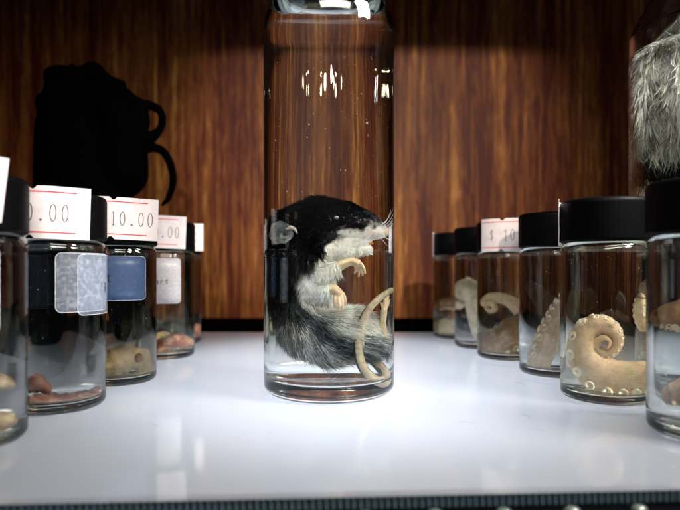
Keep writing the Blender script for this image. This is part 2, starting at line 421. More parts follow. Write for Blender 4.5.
# ------------------------------------------------------------------ tall bottle in the middle
BX, BD, BR = -.0035, .1800, .0209
def tall_bottle(x, d, r, zs, label, hneck, shoulder, level, kind):
    root = empty('tall_bottle', (x, d, 0), label, 'bottle')
    wall = .0014; z0 = .0050; c = (x, d)
    prof = [(0, .0002), (r-.0045, .00015), (r-.0040, .00005)]+arc(r-.0032, .0032, .0031, -90, 0, 10)
    prof += [(r, zs*k/12+.0063*(12-k)/12) for k in (1, 11)]
    if shoulder == 'round':
        prof += arc(r-.016, zs, .016, 0, 58, 14)+[(.0123, zs+.0152), (.0120, zs+.017), (.0120, hneck)]
        inn = [(.0106, hneck), (.0106, zs+.0165)]+arc(r-wall-.0150, zs, .0150, 60, 0, 14)
    else:
        prof += [(r, zs), (r-.0007, zs+.0015), (.0125, zs+.0165), (.0117, zs+.019), (.0117, hneck)]
        inn = [(.0103, hneck), (.0103, zs+.0185), (.0113, zs+.0155), (r-wall-.0006, zs+.001), (r-wall, zs-.0005)]
    prof += inn+arc(r-wall-.0022, z0+.0022, .0022, 0, -90, 8)+[(r*.5, z0+.0006), (0, z0+.0011)]
    V, Fc = lathe(prof, c, 192); mesh('glass_body', V, Fc, M['glass'], root)
    e = .00012; ri = r-wall+e
    tl = [(ri, level), (ri-.0003, level-.0003), (ri-.001, level-.0008), (ri-.002, level-.001), (0, level-.001)]
    if shoulder == 'round':
        q = math.degrees(math.asin((level-zs)/.0150)); tl = arc(r-wall-.0150+e, zs, .0150, 0, q, 12); tl += [(tl[-1][0]-.0008, level-.0008), (0, level-.0009)]
    lp = [(0, z0+.0010-e), (r*.5, z0+.0005-e)]+arc(ri-.0022, z0+.0022-e, .0022, -90, 0, 8)+tl
    V, Fc = lathe(lp, c, 192); mesh('liquid', V, Fc, M[kind], root)
    rc = .0140; prof = [(.0123, hneck-.012), (rc, hneck-.012), (rc, hneck+.001), (rc-.001, hneck+.002), (0, hneck+.002)]
    V, Fc = lathe(prof, c, 96); mesh('cap', V, Fc, M['cap'], root)
    j = Jar(x, d, r, wall); j.root = root; return j
B = tall_bottle(BX, BD, BR, .1140, 'tall clear glass bottle in the middle holding the curled black and white rat', .152, 'round', .1240, 'liquid')
B2 = tall_bottle(.1165, .1800, .0212, .1160, 'tall bottle at the top right edge with sloping shoulder, packed with pale fur', .145, 'slope', .1095, 'liquid')

# ------------------------------------------------------------------ remeshed organic bodies (pixel space, then placed)
def blob(caps, voxel=.7, smooth=4):
    import bmesh
    bm = bmesh.new()
    for (a, ra, b, rb) in caps:
        a, b = np.array(a, float), np.array(b, float); L_ = np.linalg.norm(b-a); n = max(1, int(L_/(max(.25*min(ra, rb), .5))))
        for i in range(n+1):
            t = i/n; p = a+(b-a)*t; r = ra+(rb-ra)*t
            from mathutils import Matrix
            bmesh.ops.create_icosphere(bm, subdivisions=3 if r > 8 else 2, radius=r, matrix=Matrix.Translation(Vector(p)))
    me = bpy.data.meshes.new('tmp'); bm.to_mesh(me); bm.free()
    o = bpy.data.objects.new('tmp', me); COL.objects.link(o)
    m = o.modifiers.new('r', 'REMESH'); m.mode = 'VOXEL'; m.voxel_size = voxel
    s = o.modifiers.new('s', 'SMOOTH'); s.factor = .6; s.iterations = smooth
    dg = bpy.context.evaluated_depsgraph_get(); em = o.evaluated_get(dg).to_mesh()
    V = np.empty(len(em.vertices)*3); em.vertices.foreach_get('co', V); V = V.reshape(-1, 3)
    Nn = np.empty(len(em.vertices)*3); em.vertices.foreach_get('normal', Nn); Nn = Nn.reshape(-1, 3)
    Fc = [tuple(p.vertices) for p in em.polygons]
    ar = np.array([p.area for p in em.polygons])
    o.evaluated_get(dg).to_mesh_clear(); bpy.data.objects.remove(o); bpy.data.meshes.remove(me)
    return V, Nn, Fc, ar
def sample(V, Nn, Fc, ar, n, wfun=None):
    w = ar.copy(); cen = np.array([V[list(f)].mean(0) for f in Fc])
    if wfun is not None: w = w*wfun(cen)
    idx = rng.choice(len(Fc), n, p=w/w.sum()); q = np.array([Fc[i][:4] if len(Fc[i]) > 3 else (*Fc[i], Fc[i][0]) for i in idx])
    bw = rng.dirichlet((1, 1, 1, 1), n)
    P = (V[q]*bw[..., None]).sum(1); NN = (Nn[q]*bw[..., None]).sum(1); NN /= np.linalg.norm(NN, axis=1)[:, None]+1e-9
    return P, NN
def clump_pull(P, D, length, nc):
    from mathutils.kdtree import KDTree
    ci = rng.choice(len(P), nc, replace=False); kd = KDTree(nc)
    for i, c in enumerate(ci): kd.insert(Vector(P[c]), i)
    kd.balance(); nn = np.array([kd.find(Vector(p))[1] for p in P]); c = ci[nn]
    q = (P[c]+D[c]*length[:, None]*.8)-(P+D*length[:, None]*.8); m = np.linalg.norm(q, axis=1)+1e-9
    return q*np.minimum(1, .45*length/m)[:, None]
def strands(P, D, Nn, length, width, curl, segs=4, pull=None):
    """ribbon strands; all arrays; returns V, F, index of strand per vertex, t per vertex"""
    n = len(P); T = D.copy(); pts = [P-Nn*.4]; cur = P.copy(); rnd = rng.normal(size=(n, 3))*curl
    for k in range(segs):
        T = T+rnd/segs; T /= np.linalg.norm(T, axis=1)[:, None]
        cur = cur+T*(length/segs)[:, None]; pts.append(cur if pull is None else cur+pull*(.72*((k+1)/segs)**1.3))
    W = np.cross(D, Nn+rng.normal(size=(n, 3))*.35); W /= np.linalg.norm(W, axis=1)[:, None]+1e-9
    V = []; 
    for k, p in enumerate(pts):
        w = (width*(1-(k/segs)**1.5)*.5+.03)[:, None]
        V += [p-W*w, p+W*w]
    V = np.stack(V, 1)  # n, 2(segs+1), 3
    m = 2*(segs+1); base = (np.arange(n)*m)[:, None]
    Fc = np.concatenate([base+np.array([2*k, 2*k+1, 2*k+3, 2*k+2]) for k in range(segs)], 0)
    sid = np.repeat(np.arange(n), m); tt = np.tile(np.repeat(np.arange(segs+1)/segs, 2), n)
    return V.reshape(-1, 3), Fc, sid, tt
def fnoise(P, s, seed=0.):
    return np.array([mnoise.fractal(Vector((p[0]*s[0]+seed, p[1]*s[1], p[2]*s[2])), .6, 2., 3) for p in P])
def sstep(a, b, x): t = np.clip((x-a)/(b-a), 0, 1); return t*t*(3-2*t)

# ------------------------------------------------------------------ the rat (x right, y down, z towards the camera, photo pixels)
body = [((318, 222, 0), 25, (344, 222, 0), 20), ((344, 222, 0), 20.5, (363, 226, 0), 16), ((363, 226, 0), 16, (377, 230, 0), 9.5), ((377, 230, 0), 9.5, (383, 232, 0), 6.2),
        ((318, 222, 0), 25, (290, 230, 0), 21), ((322, 243, 0), 17, (340, 246, 0), 12.5), ((340, 247, 0), 12.5, (356, 248, 0), 8), ((356, 248, 0), 8.5, (368, 249.5, 0), 5), ((334, 240, 0), 15, (354, 240, 0), 11.5), ((354, 240, 0), 11.5, (365, 240, 0), 7.5),
        ((290, 232, 0), 21, (292, 262, 0), 23), ((292, 262, 0), 23, (293, 300, 0), 24), ((293, 300, 0), 24, (304, 326, 0), 27),
        ((304, 326, 0), 27, (330, 335, 0), 29), ((330, 335, 0), 29, (350, 334, 0), 27), ((350, 334, 0), 27, (368, 342, 0), 17),
        ((310, 270, 0), 20, (316, 295, 0), 20), ((368, 342, 0), 17, (376, 349, 3), 9), ((376, 350, 3), 8, (383, 351, 6), 4.5)]
def chain(P, R_): return [(P[i], R_[i], P[i+1], R_[i+1]) for i in range(len(P)-1)]
arm1 = chain([(305, 280, 14), (326, 273, 19), (343, 264, 20), (351, 261, 20), (357, 263, 20)], [9, 7, 5, 4.2, 4.4])
fing1 = []
for (mx, my, ex, ey, z) in ((361, 264, 365, 273, 23), (360, 266, 362.5, 275.5, 20.5), (358, 267, 358.5, 276, 18), (355.5, 266, 354.5, 273, 17)):
    fing1 += chain([(356.5, 263, 20), (mx, my, z), ((mx+ex)/2+.8, (my+ey)/2, z), (ex, ey, z-1)], [2.4, 1.9, 1.6, 1.15])
arm2 = chain([(302, 290, 20), (322, 291, 26), (334, 289, 28), (338, 293, 28)], [9, 7, 5.2, 5.2])
fing2 = []
for (mx, my, ex, ey, z) in ((343, 294, 345.5, 304, 27), (341, 298, 342.5, 309.5, 29.5), (338, 299, 338.5, 310.5, 31), (334.5, 298, 334, 306.5, 31)):
    fing2 += chain([(338, 292, 28), (mx, my, z), ((mx+ex)/2+.9, (my+ey)/2, z+.6), (ex, ey, z-1)], [2.6, 2.1, 1.8, 1.2])
foot = chain([(383, 351, 6), (384.5, 338, 8), (382.5, 322, 9), (383.5, 312, 9)], [4.4, 3.6, 3.4, 3.9])
toes = []
for (ex, ey, z) in ((384, 296, 12), (386.5, 294.5, 10), (388.5, 296, 8), (389.5, 300, 5), (380.5, 303, 12)):
    toes += chain([(383.5, 312, 9), ((383.5+ex)/2+.6, (312+ey)/2, z), (ex, ey, z)], [2.4, 1.7, 1.1])
tp = catmull([(364, 350, -6, 5.5), (376, 362, -2, 5.2), (385, 374, 5, 5.0), (383, 382, 13, 4.9), (373, 379, 19, 4.8), (362, 366, 22, 4.6), (357.5, 348, 24, 4.4), (359, 330, 24, 4.1), (366, 313, 22, 3.7), (377, 300, 19, 3.2), (391, 290, 13, 2.6)], 6)
tp[:, 3] *= 1.12
tail = [(tuple(tp[i][:3]), tp[i][3], tuple(tp[i+1][:3]), tp[i+1][3]) for i in range(len(tp)-1)]
V, Nn, Fc, ar = blob(body+arm1+fing1+arm2+fing2+foot+toes+tail, .62, 3)

def seg_dist(P, segs):
    out = np.full(len(P), 1e9)
    for a, ra, b, rb in segs:
        a, b = np.array(a, float), np.array(b, float); ab = b-a; t = np.clip(((P-a)@ab)/(ab@ab+1e-9), 0, 1)
        out = np.minimum(out, np.linalg.norm(P-a-t[:, None]*ab, axis=1)-(ra+(rb-ra)*t))
    return out
bare = fing1+fing2+foot+toes+tail+arm1[2:]+arm2[2:]
def bare_mask(P):
    return (seg_dist(P, bare) < 1.6) & (seg_dist(P, body[:15]) > -1.0)
def rat_col(P, nz, fine):
    x, y = P[:, 0]+nz*5, P[:, 1]+nz*5
    c = np.tile(np.array([.0022, .0022, .0026]), (len(P), 1))
    def mixc(m, col):
        nonlocal c
        c = c*(1-m[:, None])+np.array(col)*m[:, None]
    # white muzzle, cheek and throat: below a line from the nose to the shoulder
    line = np.interp(x, [300, 312, 322, 335, 350, 368, 384, 392], [300, 272, 256, 240, 231, 226.5, 225, 225])
    mixc(sstep(-3, 5, y-line)*sstep(299, 304, x), (.93, .90, .80))
    # lower body: blue-grey, darker band running from the back to the thigh
    lowm = sstep(298, 318, y-.10*(x-300))
    mixc(lowm*sstep(300, 312, x-.0*y), (.27, .30, .30))
    mixc(lowm*(1-sstep(300, 312, x))*sstep(315, 332, y), (.20, .205, .20))
    band = np.exp(-((y-(300+(x-288)*.88))/(11+.04*(x-290)))**2)*sstep(288, 298, x)*(1-sstep(352, 372, x))
    mixc(np.clip(band*1.15, 0, 1), (.018, .024, .032))
    band2 = np.exp(-((y-352)/8)**2)*sstep(318, 335, x); mixc(band2*.75, (.05, .062, .075))
    mixc(sstep(328, 345, x)*sstep(296, 303, y)*(1-sstep(326, 340, y)), (.74, .74, .62))
    mixc(sstep(350, 364, y)*(1-sstep(352, 370, x))*.8, (.34, .31, .24))
    chest = np.exp(-(((x-316)/17)**2+((y-286)/15)**2)); mixc(np.clip(chest*1.8-.25, 0, 1), (.90, .92, .90))
    f = np.clip(fine, -1, 1)[:, None]; mid = sstep(300, 315, y)[:, None]
    c = c*np.exp(f*(.35+1.35*mid))+np.maximum(f, 0)*mid*.12
    return np.clip(c, .002, .93)
nz = fnoise(V, (.07, .07, .07)); fine = fnoise(V, (.25, .12, .25), 9)*.6
cols = rat_col(V, nz, fine)
bm_ = bare_mask(V)
skin = np.tile(np.array([.62, .49, .31]), (len(V), 1))*(1+.25*fnoise(V, (.3, .3, .3), 3))[:, None]
tm = seg_dist(V, tail) < 1.2
skin[tm] = np.array([.50, .42, .29])*(1+.3*fnoise(V[tm], (.18, .18, .18), 31)+.25*fnoise(V[tm], (.9, .9, .9), 5))[:, None]
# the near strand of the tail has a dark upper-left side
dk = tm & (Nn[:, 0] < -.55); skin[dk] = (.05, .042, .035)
fm = seg_dist(V, fing1+fing2+toes) < 1.; skin[fm] = (.74, .58, .38)
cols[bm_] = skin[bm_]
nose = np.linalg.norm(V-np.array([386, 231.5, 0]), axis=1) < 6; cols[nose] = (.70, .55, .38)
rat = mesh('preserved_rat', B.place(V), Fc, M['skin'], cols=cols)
tag(rat, 'curled black and white rat floating upright in the tall middle bottle', 'rat')

nh = 52000
P, NN = sample(V, Nn, Fc, ar, nh, lambda c: np.where(bare_mask(c), 0, 1)*np.where(np.linalg.norm(c-np.array([386, 231.5, 0]), axis=1) < 6, 0, 1)*np.where(c[:, 2] > -8, 1, .45))
x, y = P[:, 0], P[:, 1]
nzf = fnoise(P, (.045, .045, .045), 21)
ang_head = np.radians(180-22+18*sstep(225, 250, y)*-1)            # backwards over the head
# flow field: head goes back (left), torso goes down, flank sweeps down-right, belly sweeps right
wh = 1-sstep(238, 266, y+.15*(x-300)); wt = sstep(238, 266, y+.15*(x-300))*(1-sstep(292, 318, y)); wl = sstep(292, 318, y)
dirh = np.stack([-np.ones(nh), .18+.35*sstep(235, 255, y), 0*x], 1)
dirt = np.stack([.10+0*x, np.ones(nh), 0*x], 1)
sw = sstep(285, 350, x)
dirl = np.stack([.25+1.0*sw, 1-.55*sw, 0*x], 1)
D = dirh*wh[:, None]+dirt*wt[:, None]+dirl*wl[:, None]+np.stack([nzf*.8, np.roll(nzf, 1)*0+nzf*-.5, 0*x], 1)
D /= np.linalg.norm(D, axis=1)[:, None]
D = D-NN*(D*NN).sum(1)[:, None]*.9; D = D+NN*((.22+.28*wh)*(1-.8*sstep(322, 335, x)*sstep(228, 236, y)*wh))[:, None]; D /= np.linalg.norm(D, axis=1)[:, None]
ln = (6.0*wh+11*wt+13*wl)*(.6+.7*rng.random(nh)); muz = sstep(335, 375, x)*wh; jaw = sstep(318, 332, x)*sstep(226, 234, y)*wh; ln = ln*(1-.72*muz)*(1-.72*jaw)*(1-.8*sstep(318, 340, x)*sstep(224, 238, y)*(1-sstep(258, 264, y)))*(1-.45*sstep(14, 22, P[:, 2])*sstep(262, 270, y)*(1-sstep(296, 303, y)))
clump = fnoise(P, (.35, .35, .35), 50)
ln *= (1+.25*clump)
SV, SF, sid, tt = strands(P, D, NN, ln, .50+.18*rng.random(nh), .22, pull=clump_pull(P, D, ln, 3200))
def streak(P):
    # long locks: noise stretched along the lie of the fur
    u = P[:, 0]*.5-P[:, 1]*.5*np.clip((P[:, 1]-285)/40, 0, 1)*np.clip((P[:, 0]-280)/60, .25, 1); w_ = P[:, 0]+P[:, 1]
    return np.array([mnoise.fractal(Vector((a*.55, b*.045, .1*z)), .7, 2., 3) for a, b, z in zip(u, w_, P[:, 2])])
hc = rat_col(P+D*3, fnoise(P, (.07, .07, .07)), streak(P)*1.25+rng.normal(size=nh)*.28)
fur = mesh('fur', B.place(SV, .985), SF, M['fur'], rat, cols=hc[sid])
# ear: shallow cup of grey skin with a pale fold
def ear_cup(cx, cy, cz, rx, ry, depth, th=.7):
    V = []; Fc = []; n = 40; m = 12
    for side in (0, 1):
        for i in range(m+1):
            q = i/m
            for k in range(n):
                a = 2*math.pi*k/n; rim = 1+.06*math.sin(3*a+1)+.04*math.sin(7*a)
                V.append((cx+rx*q*rim*math.cos(a), cy+ry*q*rim*math.sin(a), cz+depth*q*q-(th if side else 0)+.5*math.sin(5*a+q*4)*q))
    h = (m+1)*n
    for i in range(m):
        for k in range(n):
            a, b = i*n+k, i*n+(k+1) % n; Fc.append((a, b, b+n, a+n)); Fc.append((h+a, h+a+n, h+b+n, h+b))
    for k in range(n): a, b = m*n+k, m*n+(k+1) % n; Fc.append((a, b, h+b, h+a))
    return np.array(V), Fc
V2, F2 = ear_cup(281, 233, 22, 12, 11.5, 4.5); mesh('ear', B.place(V2, .985), F2, M['ear'], rat)
fp = catmull([(287, 229, 25, 1.0), (291, 227.5, 26, 1.9), (295, 229.5, 26, 1.6), (297, 233, 25, .8)], 6)
V2, F2 = tube(fp, 12); mesh('ear_fold', B.place(V2, .985), F2, principled('ear_fold_skin', (.52, .46, .38), .4), rat)
def ball(c, r, n=20, sq=(1, 1, 1)):
    V = []; Fc = []
    for i in range(n+1):
        t = math.pi*i/n
        for k in range(2*n): a = math.pi*k/n; V.append((c[0]+sq[0]*r*math.sin(t)*math.cos(a), c[1]+sq[1]*r*math.cos(t), c[2]+sq[2]*r*math.sin(t)*math.sin(a)))
    for i in range(n):
        for k in range(2*n): Fc.append((i*2*n+k, i*2*n+(k+1) % (2*n), (i+1)*2*n+(k+1) % (2*n), (i+1)*2*n+k))
    return np.array(V), Fc
V2, F2 = ball((336.5, 218, 21.6), 2.6, sq=(1.2, .8, 1)); mesh('eye', B.place(V2), F2, M['eye'], rat)
V2, F2 = ball((369.5, 243.6, 2.5), 2.7, sq=(1.5, .55, 1)); mesh('mouth', B.place(V2), F2, M['mouth'], rat)
mb = MB()
for (x0, y0, x1, y1, z) in ((378, 228, 394, 207, 8), (379, 229, 394, 213, 8), (380, 229, 394, 217, 7), (380, 230, 394, 219, 7), (381, 230, 394, 222, 6), (380, 232, 392, 226, 6), (379, 234, 391, 240, 6), (378, 235, 387, 246, 6), (374, 232, 352, 246, 12), (372, 231, 346, 240, 13), (372, 230, 344, 232, 13), (379, 229, 391, 210, -5), (380, 231, 393, 224, -5)):
    a = np.array([x0, y0, z, .28]); b = np.array([x1, y1, z+4*np.sign(z), .12]); m_ = (a+b)/2+np.array([1.5, 1.5, 0, 0]); v_, f_ = tube(catmull([a, m_, b], 5), 6); mb.add(v_, f_)
mesh('whiskers', B.place(mb.V(), .99), mb.f, M['whisker'], rat)

# ------------------------------------------------------------------ octopus arms
OG = 'octopus arm pieces inside the right-hand jars'
def arm_piece(j, rows, label, skin, suck=None, wob=.06, n=22, name='octopus_tentacle', cat='tentacle', group=OG):
    path = catmull(rows, 9); V, Fc = tube(path, n, wob)
    o = mesh(name, j.place(V), Fc, M[skin]); tag(o, label, cat, group)
    if suck:
        C = path[:, :3]; Rr = path[:, 3]; T = np.gradient(C, axis=0); T /= np.linalg.norm(T, axis=1)[:, None]+1e-9
        seg = np.linalg.norm(np.diff(C, axis=0), axis=1); s = np.concatenate([[0], np.cumsum(seg)])
        for (side, front, k, gap, s0, s1, mt) in suck:
            t = s0*s[-1]
            while t < s1*s[-1]:
                c = np.array([np.interp(t, s, C[:, q]) for q in range(3)]); r = np.interp(t, s, Rr); tg = np.array([np.interp(t, s, T[:, q]) for q in range(3)])
                nrm = np.array([tg[1], -tg[0], 0])*side; d = nrm*math.cos(front)+np.array([0, 0, 1])*math.sin(front); d /= np.linalg.norm(d)
                sr = max(.7, r*k*random.uniform(.9, 1.1)); V2, F2 = cup(c+d*r*.97, d, sr)
                mesh('sucker', j.place(V2), F2, M[mt], o); t += sr*gap
    return o
spiral = [(662, 378, 0, 17.5), (640, 379, 0, 18), (618, 378.5, 0, 18.5), (598, 373, 0, 19), (585, 358, 0, 17), (582.5, 341, 1, 14.6), (589, 328.5, 2, 12), (601, 324.5, 3, 9.8), (612.5, 329.5, 4, 8.2), (617, 340, 5, 7), (613, 350, 6, 6), (604.5, 354, 7, 5), (597.5, 349.5, 8, 4.2), (598, 341.5, 9, 3.5), (604, 338, 10, 2.9), (609.5, 342, 11, 2.3), (607.5, 347.5, 12, 1.8), (603.5, 346, 13, 1.3)]
arm_piece(R[1], spiral, 'curled spiral octopus tentacle with round pale suckers in the front right jar', 'octo',
          [(1, .72, .31, 2.45, .06, .88, 'sucker'), (1, -.05, .23, 2.7, .03, .97, 'sucker')])
arm_piece(R[1], [(641, 298, -14, 5), (640, 306, -14, 6.5), (641, 316, -16, 7), (643, 326, -18, 6)], 'small round-suckered arm tip behind the spiral tentacle', 'octo_pale',
          [(-1, .2, .3, 2.6, .1, .9, 'sucker'), (1, .9, .45, 3.2, .3, .8, 'sucker')])
arm_piece(R[2], [(536, 371, 0, 9), (541, 358, 2, 12.5), (548, 338, 0, 12.5), (557, 318, -2, 11), (567, 300, -6, 9), (580, 288, -10, 7)], 'pale upright tentacle with knobbly sucker edge in the second right jar', 'octo',
          [(1, .2, .30, 2.4, .06, .95, 'octo_pale'), (1, .9, .28, 2.8, .06, .95, 'octo_pale')])
arm_piece(R[3], [(486, 308, 4, 2.0), (490, 311, 6, 2.4), (495, 309, 6, 3), (492, 303.5, 4, 3.8), (484.5, 303, 3, 4.0), (488, 298.5, 1, 4.4), (498, 298, -1, 5), (510, 302, -3, 6), (521, 312, -6, 8), (528, 330, -8, 10)], 'thin curled tentacle tip above the brown piece in the price-stickered right jar', 'octo',
          [(1, .1, .36, 2.1, .38, .98, 'octo_pale'), (1, .9, .33, 2.3, .36, .98, 'octo_pale')])
arm_piece(R[3], [(484, 343, 2, 13), (494, 343, 4, 14), (506, 338, 3, 15), (518, 330, 0, 15), (530, 322, -4, 13)], 'thick mottled brown octopus piece at the bottom of the price-stickered right jar', 'octo_brown',
          [(-1, .5, .22, 2.6, .35, .95, 'octo_pale')], wob=.2)
arm_piece(R[4], [(458, 300, 0, 10), (463, 291, 0, 11), (470, 291, 1, 12), (476, 302, 1, 12), (479, 318, 0, 11), (482, 333, -2, 10)], 'pale yellow arched arm in the fourth jar of the right row', 'octo_pale',
          [(1, .2, .3, 2.3, .0, .6, 'octo_pale')])
arm_piece(R[5], [(440, 305, 3, 5), (447, 303, 4, 6), (457, 304, 3, 6.5), (468, 307, 0, 6)], 'brown curl lying high in the farthest right jar', 'octo_brown', [(-1, .5, .28, 2.2, .0, .95, 'octo_pale')])
arm_piece(R[5], [(440, 328, 2, 8.5), (450, 328, 4, 9), (462, 327, 2, 9)], 'pale block of flesh at the bottom of the farthest right jar', 'octo_pale', wob=.2)
arm_piece(R[0], [(660, 318, 6, 10), (672, 316, 8, 14), (690, 316, 8, 17), (712, 322, 2, 17), (735, 330, -6, 15)], 'dark brown blurred arm across the foremost right jar', 'octo_brown',
          [(-1, .7, .26, 2.4, .02, .6, 'octo_pale'), (-1, .1, .22, 2.3, .0, .8, 'octo_pale')], wob=.12)
arm_piece(R[0], [(672, 395, 6, 11), (684, 392, 8, 14), (705, 392, 6, 15)], 'brown lump at the bottom of the foremost right jar', 'octo_brown', wob=.2)

TG = 'tissue pieces inside the left-hand jars'
def lump(j, rows, label, skin, wob=.25): return arm_piece(j, rows, label, skin, None, wob, 24, 'tissue_specimen', 'specimen', TG)
lump(L[0], [(-12, 385, 8, 8), (0, 383, 10, 9), (8, 384, 10, 7)], 'orange sliver at the left edge inside the foremost left jar', 'organ_tan')
lump(L[0], [(-14, 425, 8, 10), (0, 421, 10, 9), (12, 419, 10, 6)], 'yellowish piece low in the foremost left jar', 'organ_tan')
lump(L[1], [(30, 386, 8, 8), (38, 383, 10, 9), (47, 388, 10, 6)], 'small reddish-brown folded piece on the left in the 0.00 jar', 'organ_brown')
lump(L[1], [(32, 404, 4, 9), (50, 402, 8, 9), (72, 401, 10, 8), (90, 397, 6, 8), (97, 391, 4, 5)], 'long pinkish-brown slab along the bottom of the 0.00 jar', 'organ_brown')
lump(L[2], [(100, 366, 2, 12), (114, 362, 5, 14), (128, 358, 6, 13), (141, 360, 4, 12), (149, 366, 2, 8)], 'tan folded organ with a dark hollow resting in the 10.00 jar', 'organ_tan', .3)
lump(L[2], [(112, 380, 6, 4), (130, 378, 8, 4.5), (146, 372, 5, 3)], 'thin curled tan flap beneath the organ in the 10.00 jar', 'organ_tan')
V2, F2 = ball((139, 358, 17), 4.2, sq=(1.1, 1.2, .5)); h_ = mesh('dark_hollow_spot', L[2].place(V2), F2, M['organ_brown']); tag(h_, 'dark flattened ball standing in for the hollow of the tan organ in the 10.00 jar', 'specimen', TG)  # dark ball put in for the darkness of the organ's hollow
lump(L[3], [(156, 350, 2, 5), (165, 344, 5, 6), (176, 341, 6, 7), (188, 342, 3, 6)], 'stringy reddish piece in the jar labelled eart', 'organ_red', .4)
lump(L[3], [(152, 338, 0, 4), (162, 336, -3, 4), (172, 337, -4, 4)], 'yellowish strip above the red piece in the jar labelled eart', 'organ_tan', .4)
lump(L[4], [(186, 333, 2, 6), (194, 330, 3, 7), (200, 333, 1, 5)], 'reddish lump in the farthest left jar', 'organ_red', .3)

# ------------------------------------------------------------------ furry animal in the bottle at the right edge
caps2 = [((690, 55, 0), 30, (692, 110, 0), 44), ((692, 110, 0), 44, (700, 150, 0), 40), ((652, 60, 8), 14, (655, 110, 8), 20), ((655, 110, 8), 20, (652, 150, 8), 18), ((668, 40, 10), 8, (676, 60, 10), 16), ((648, 185, 6), 12, (660, 205, 4), 14), ((700, 150, 0), 38, (690, 200, 0), 34), ((660, 205, 4), 14, (690, 230, 0), 20)]
V, Nn, Fc, ar = blob(caps2, 1.6, 3)
def fcol(P, f):
    c = np.tile(np.array([.84, .84, .72]), (len(P), 1)); q = fnoise(P, (.03, .03, .03), 70)
    c = c*(1-sstep(.05, .4, q)[:, None]*.75)
    lo = sstep(146, 162, P[:, 1]+f*6); c = c*(1-lo[:, None])+np.array([.006, .006, .007])*lo[:, None]
    sp = sstep(178, 186, P[:, 1])*(1-sstep(205, 214, P[:, 1]))*(1-sstep(655, 664, P[:, 0])); c = c*(1-sp[:, None])+np.array([.62, .48, .34])*sp[:, None]
    return np.clip(c*(1+.7*f[:, None]), .003, .8)
an = mesh('preserved_animal', B2.place(V), Fc, M['fur'], cols=fcol(V, 0*V[:, 0])); tag(an, 'pale grey shaggy animal with dark lower fur in the bottle at the top right', 'animal')
P, NN = sample(V, Nn, Fc, ar, 16000, lambda c: np.where(c[:, 2] > -10, 1, .3)*np.where(c[:, 1] < 215, 1, .2))
q = fnoise(P, (.035, .02, .035), 5)
D = np.stack([.5*np.sin(q*9)+.2, np.ones(len(P)), .2*np.cos(q*7)], 1); D = D-NN*(D*NN).sum(1)[:, None]*.8+NN*.25; D /= np.linalg.norm(D, axis=1)[:, None]
SV, SF, sid, tt = strands(P, D, NN, 20*(.5+.8*rng.random(len(P))), 1.2+.7*rng.random(len(P)), .4, pull=clump_pull(P, D, 16+0*P[:, 0], 420))
hc = fcol(P, fnoise(P, (.2, .1, .2), 8)*.6+rng.normal(size=len(P))*.3)
mesh('fur', B2.place(SV, .985), SF, M['fur'], an, cols=hc[sid])
fl = [(668, 62, 14, 6), (664, 48, 16, 8), (672, 38, 14, 6), (680, 30, 10, 3)]
V2, F2 = tube(catmull(fl, 6), 16, .5); mesh('ear', B2.place(V2), F2, principled('pale_flap', (.42, .36, .26), .6, bump=500, bdist=.0006), an)

# ------------------------------------------------------------------ black jug standing behind the left jars
JD = .315
def jp(V):
    V = np.asarray(V, float); d = JD-V[:, 2]*JD/F
    return np.stack([(V[:, 0]-HX)/F*JD, d, np.maximum(H+(HY-V[:, 1])/F*JD, .0006)], 1)
jug = empty('black_jug', ((90-HX)/F*JD, JD, 0), 'black ragged-rimmed jug silhouette with a handle, behind the left jars', 'jug')
jb = [((72, 110, 0), 32, (78, 150, 0), 40), ((78, 150, 0), 40, (84, 200, 0), 46), ((84, 200, 0), 46, (88, 300, 0), 50), ((100, 100, 0), 24, (120, 125, 0), 26), ((120, 125, 0), 26, (118, 170, 0), 30),
      ((62, 84, 0), 18, (96, 84, 0), 17), ((96, 84, 0), 17, (132, 110, 0), 16), ((132, 110, 0), 16, (136, 140, 0), 14), ((70, 76, 4), 7, (74, 66, 4), 4), ((84, 72, 0), 8, (98, 68, 0), 5), ((112, 80, -2), 7, (122, 82, -2), 5)]
V, Nn, Fc, ar = blob(jb, 2.2, 2)
for i, v in enumerate(V):
    V[i] = v+Nn[i]*5*mnoise.noise(Vector(v*.06)) if v[1] < 140 else v
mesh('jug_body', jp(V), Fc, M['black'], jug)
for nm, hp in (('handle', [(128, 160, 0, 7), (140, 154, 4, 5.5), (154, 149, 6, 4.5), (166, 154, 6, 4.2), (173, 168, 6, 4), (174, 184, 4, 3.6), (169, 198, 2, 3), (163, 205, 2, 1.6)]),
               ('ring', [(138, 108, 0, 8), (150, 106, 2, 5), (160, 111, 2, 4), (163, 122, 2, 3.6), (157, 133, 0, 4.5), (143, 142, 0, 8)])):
    V2, F2 = tube(catmull(hp, 7), 14, .1); mesh(nm, jp(V2), F2, M['black'], jug)

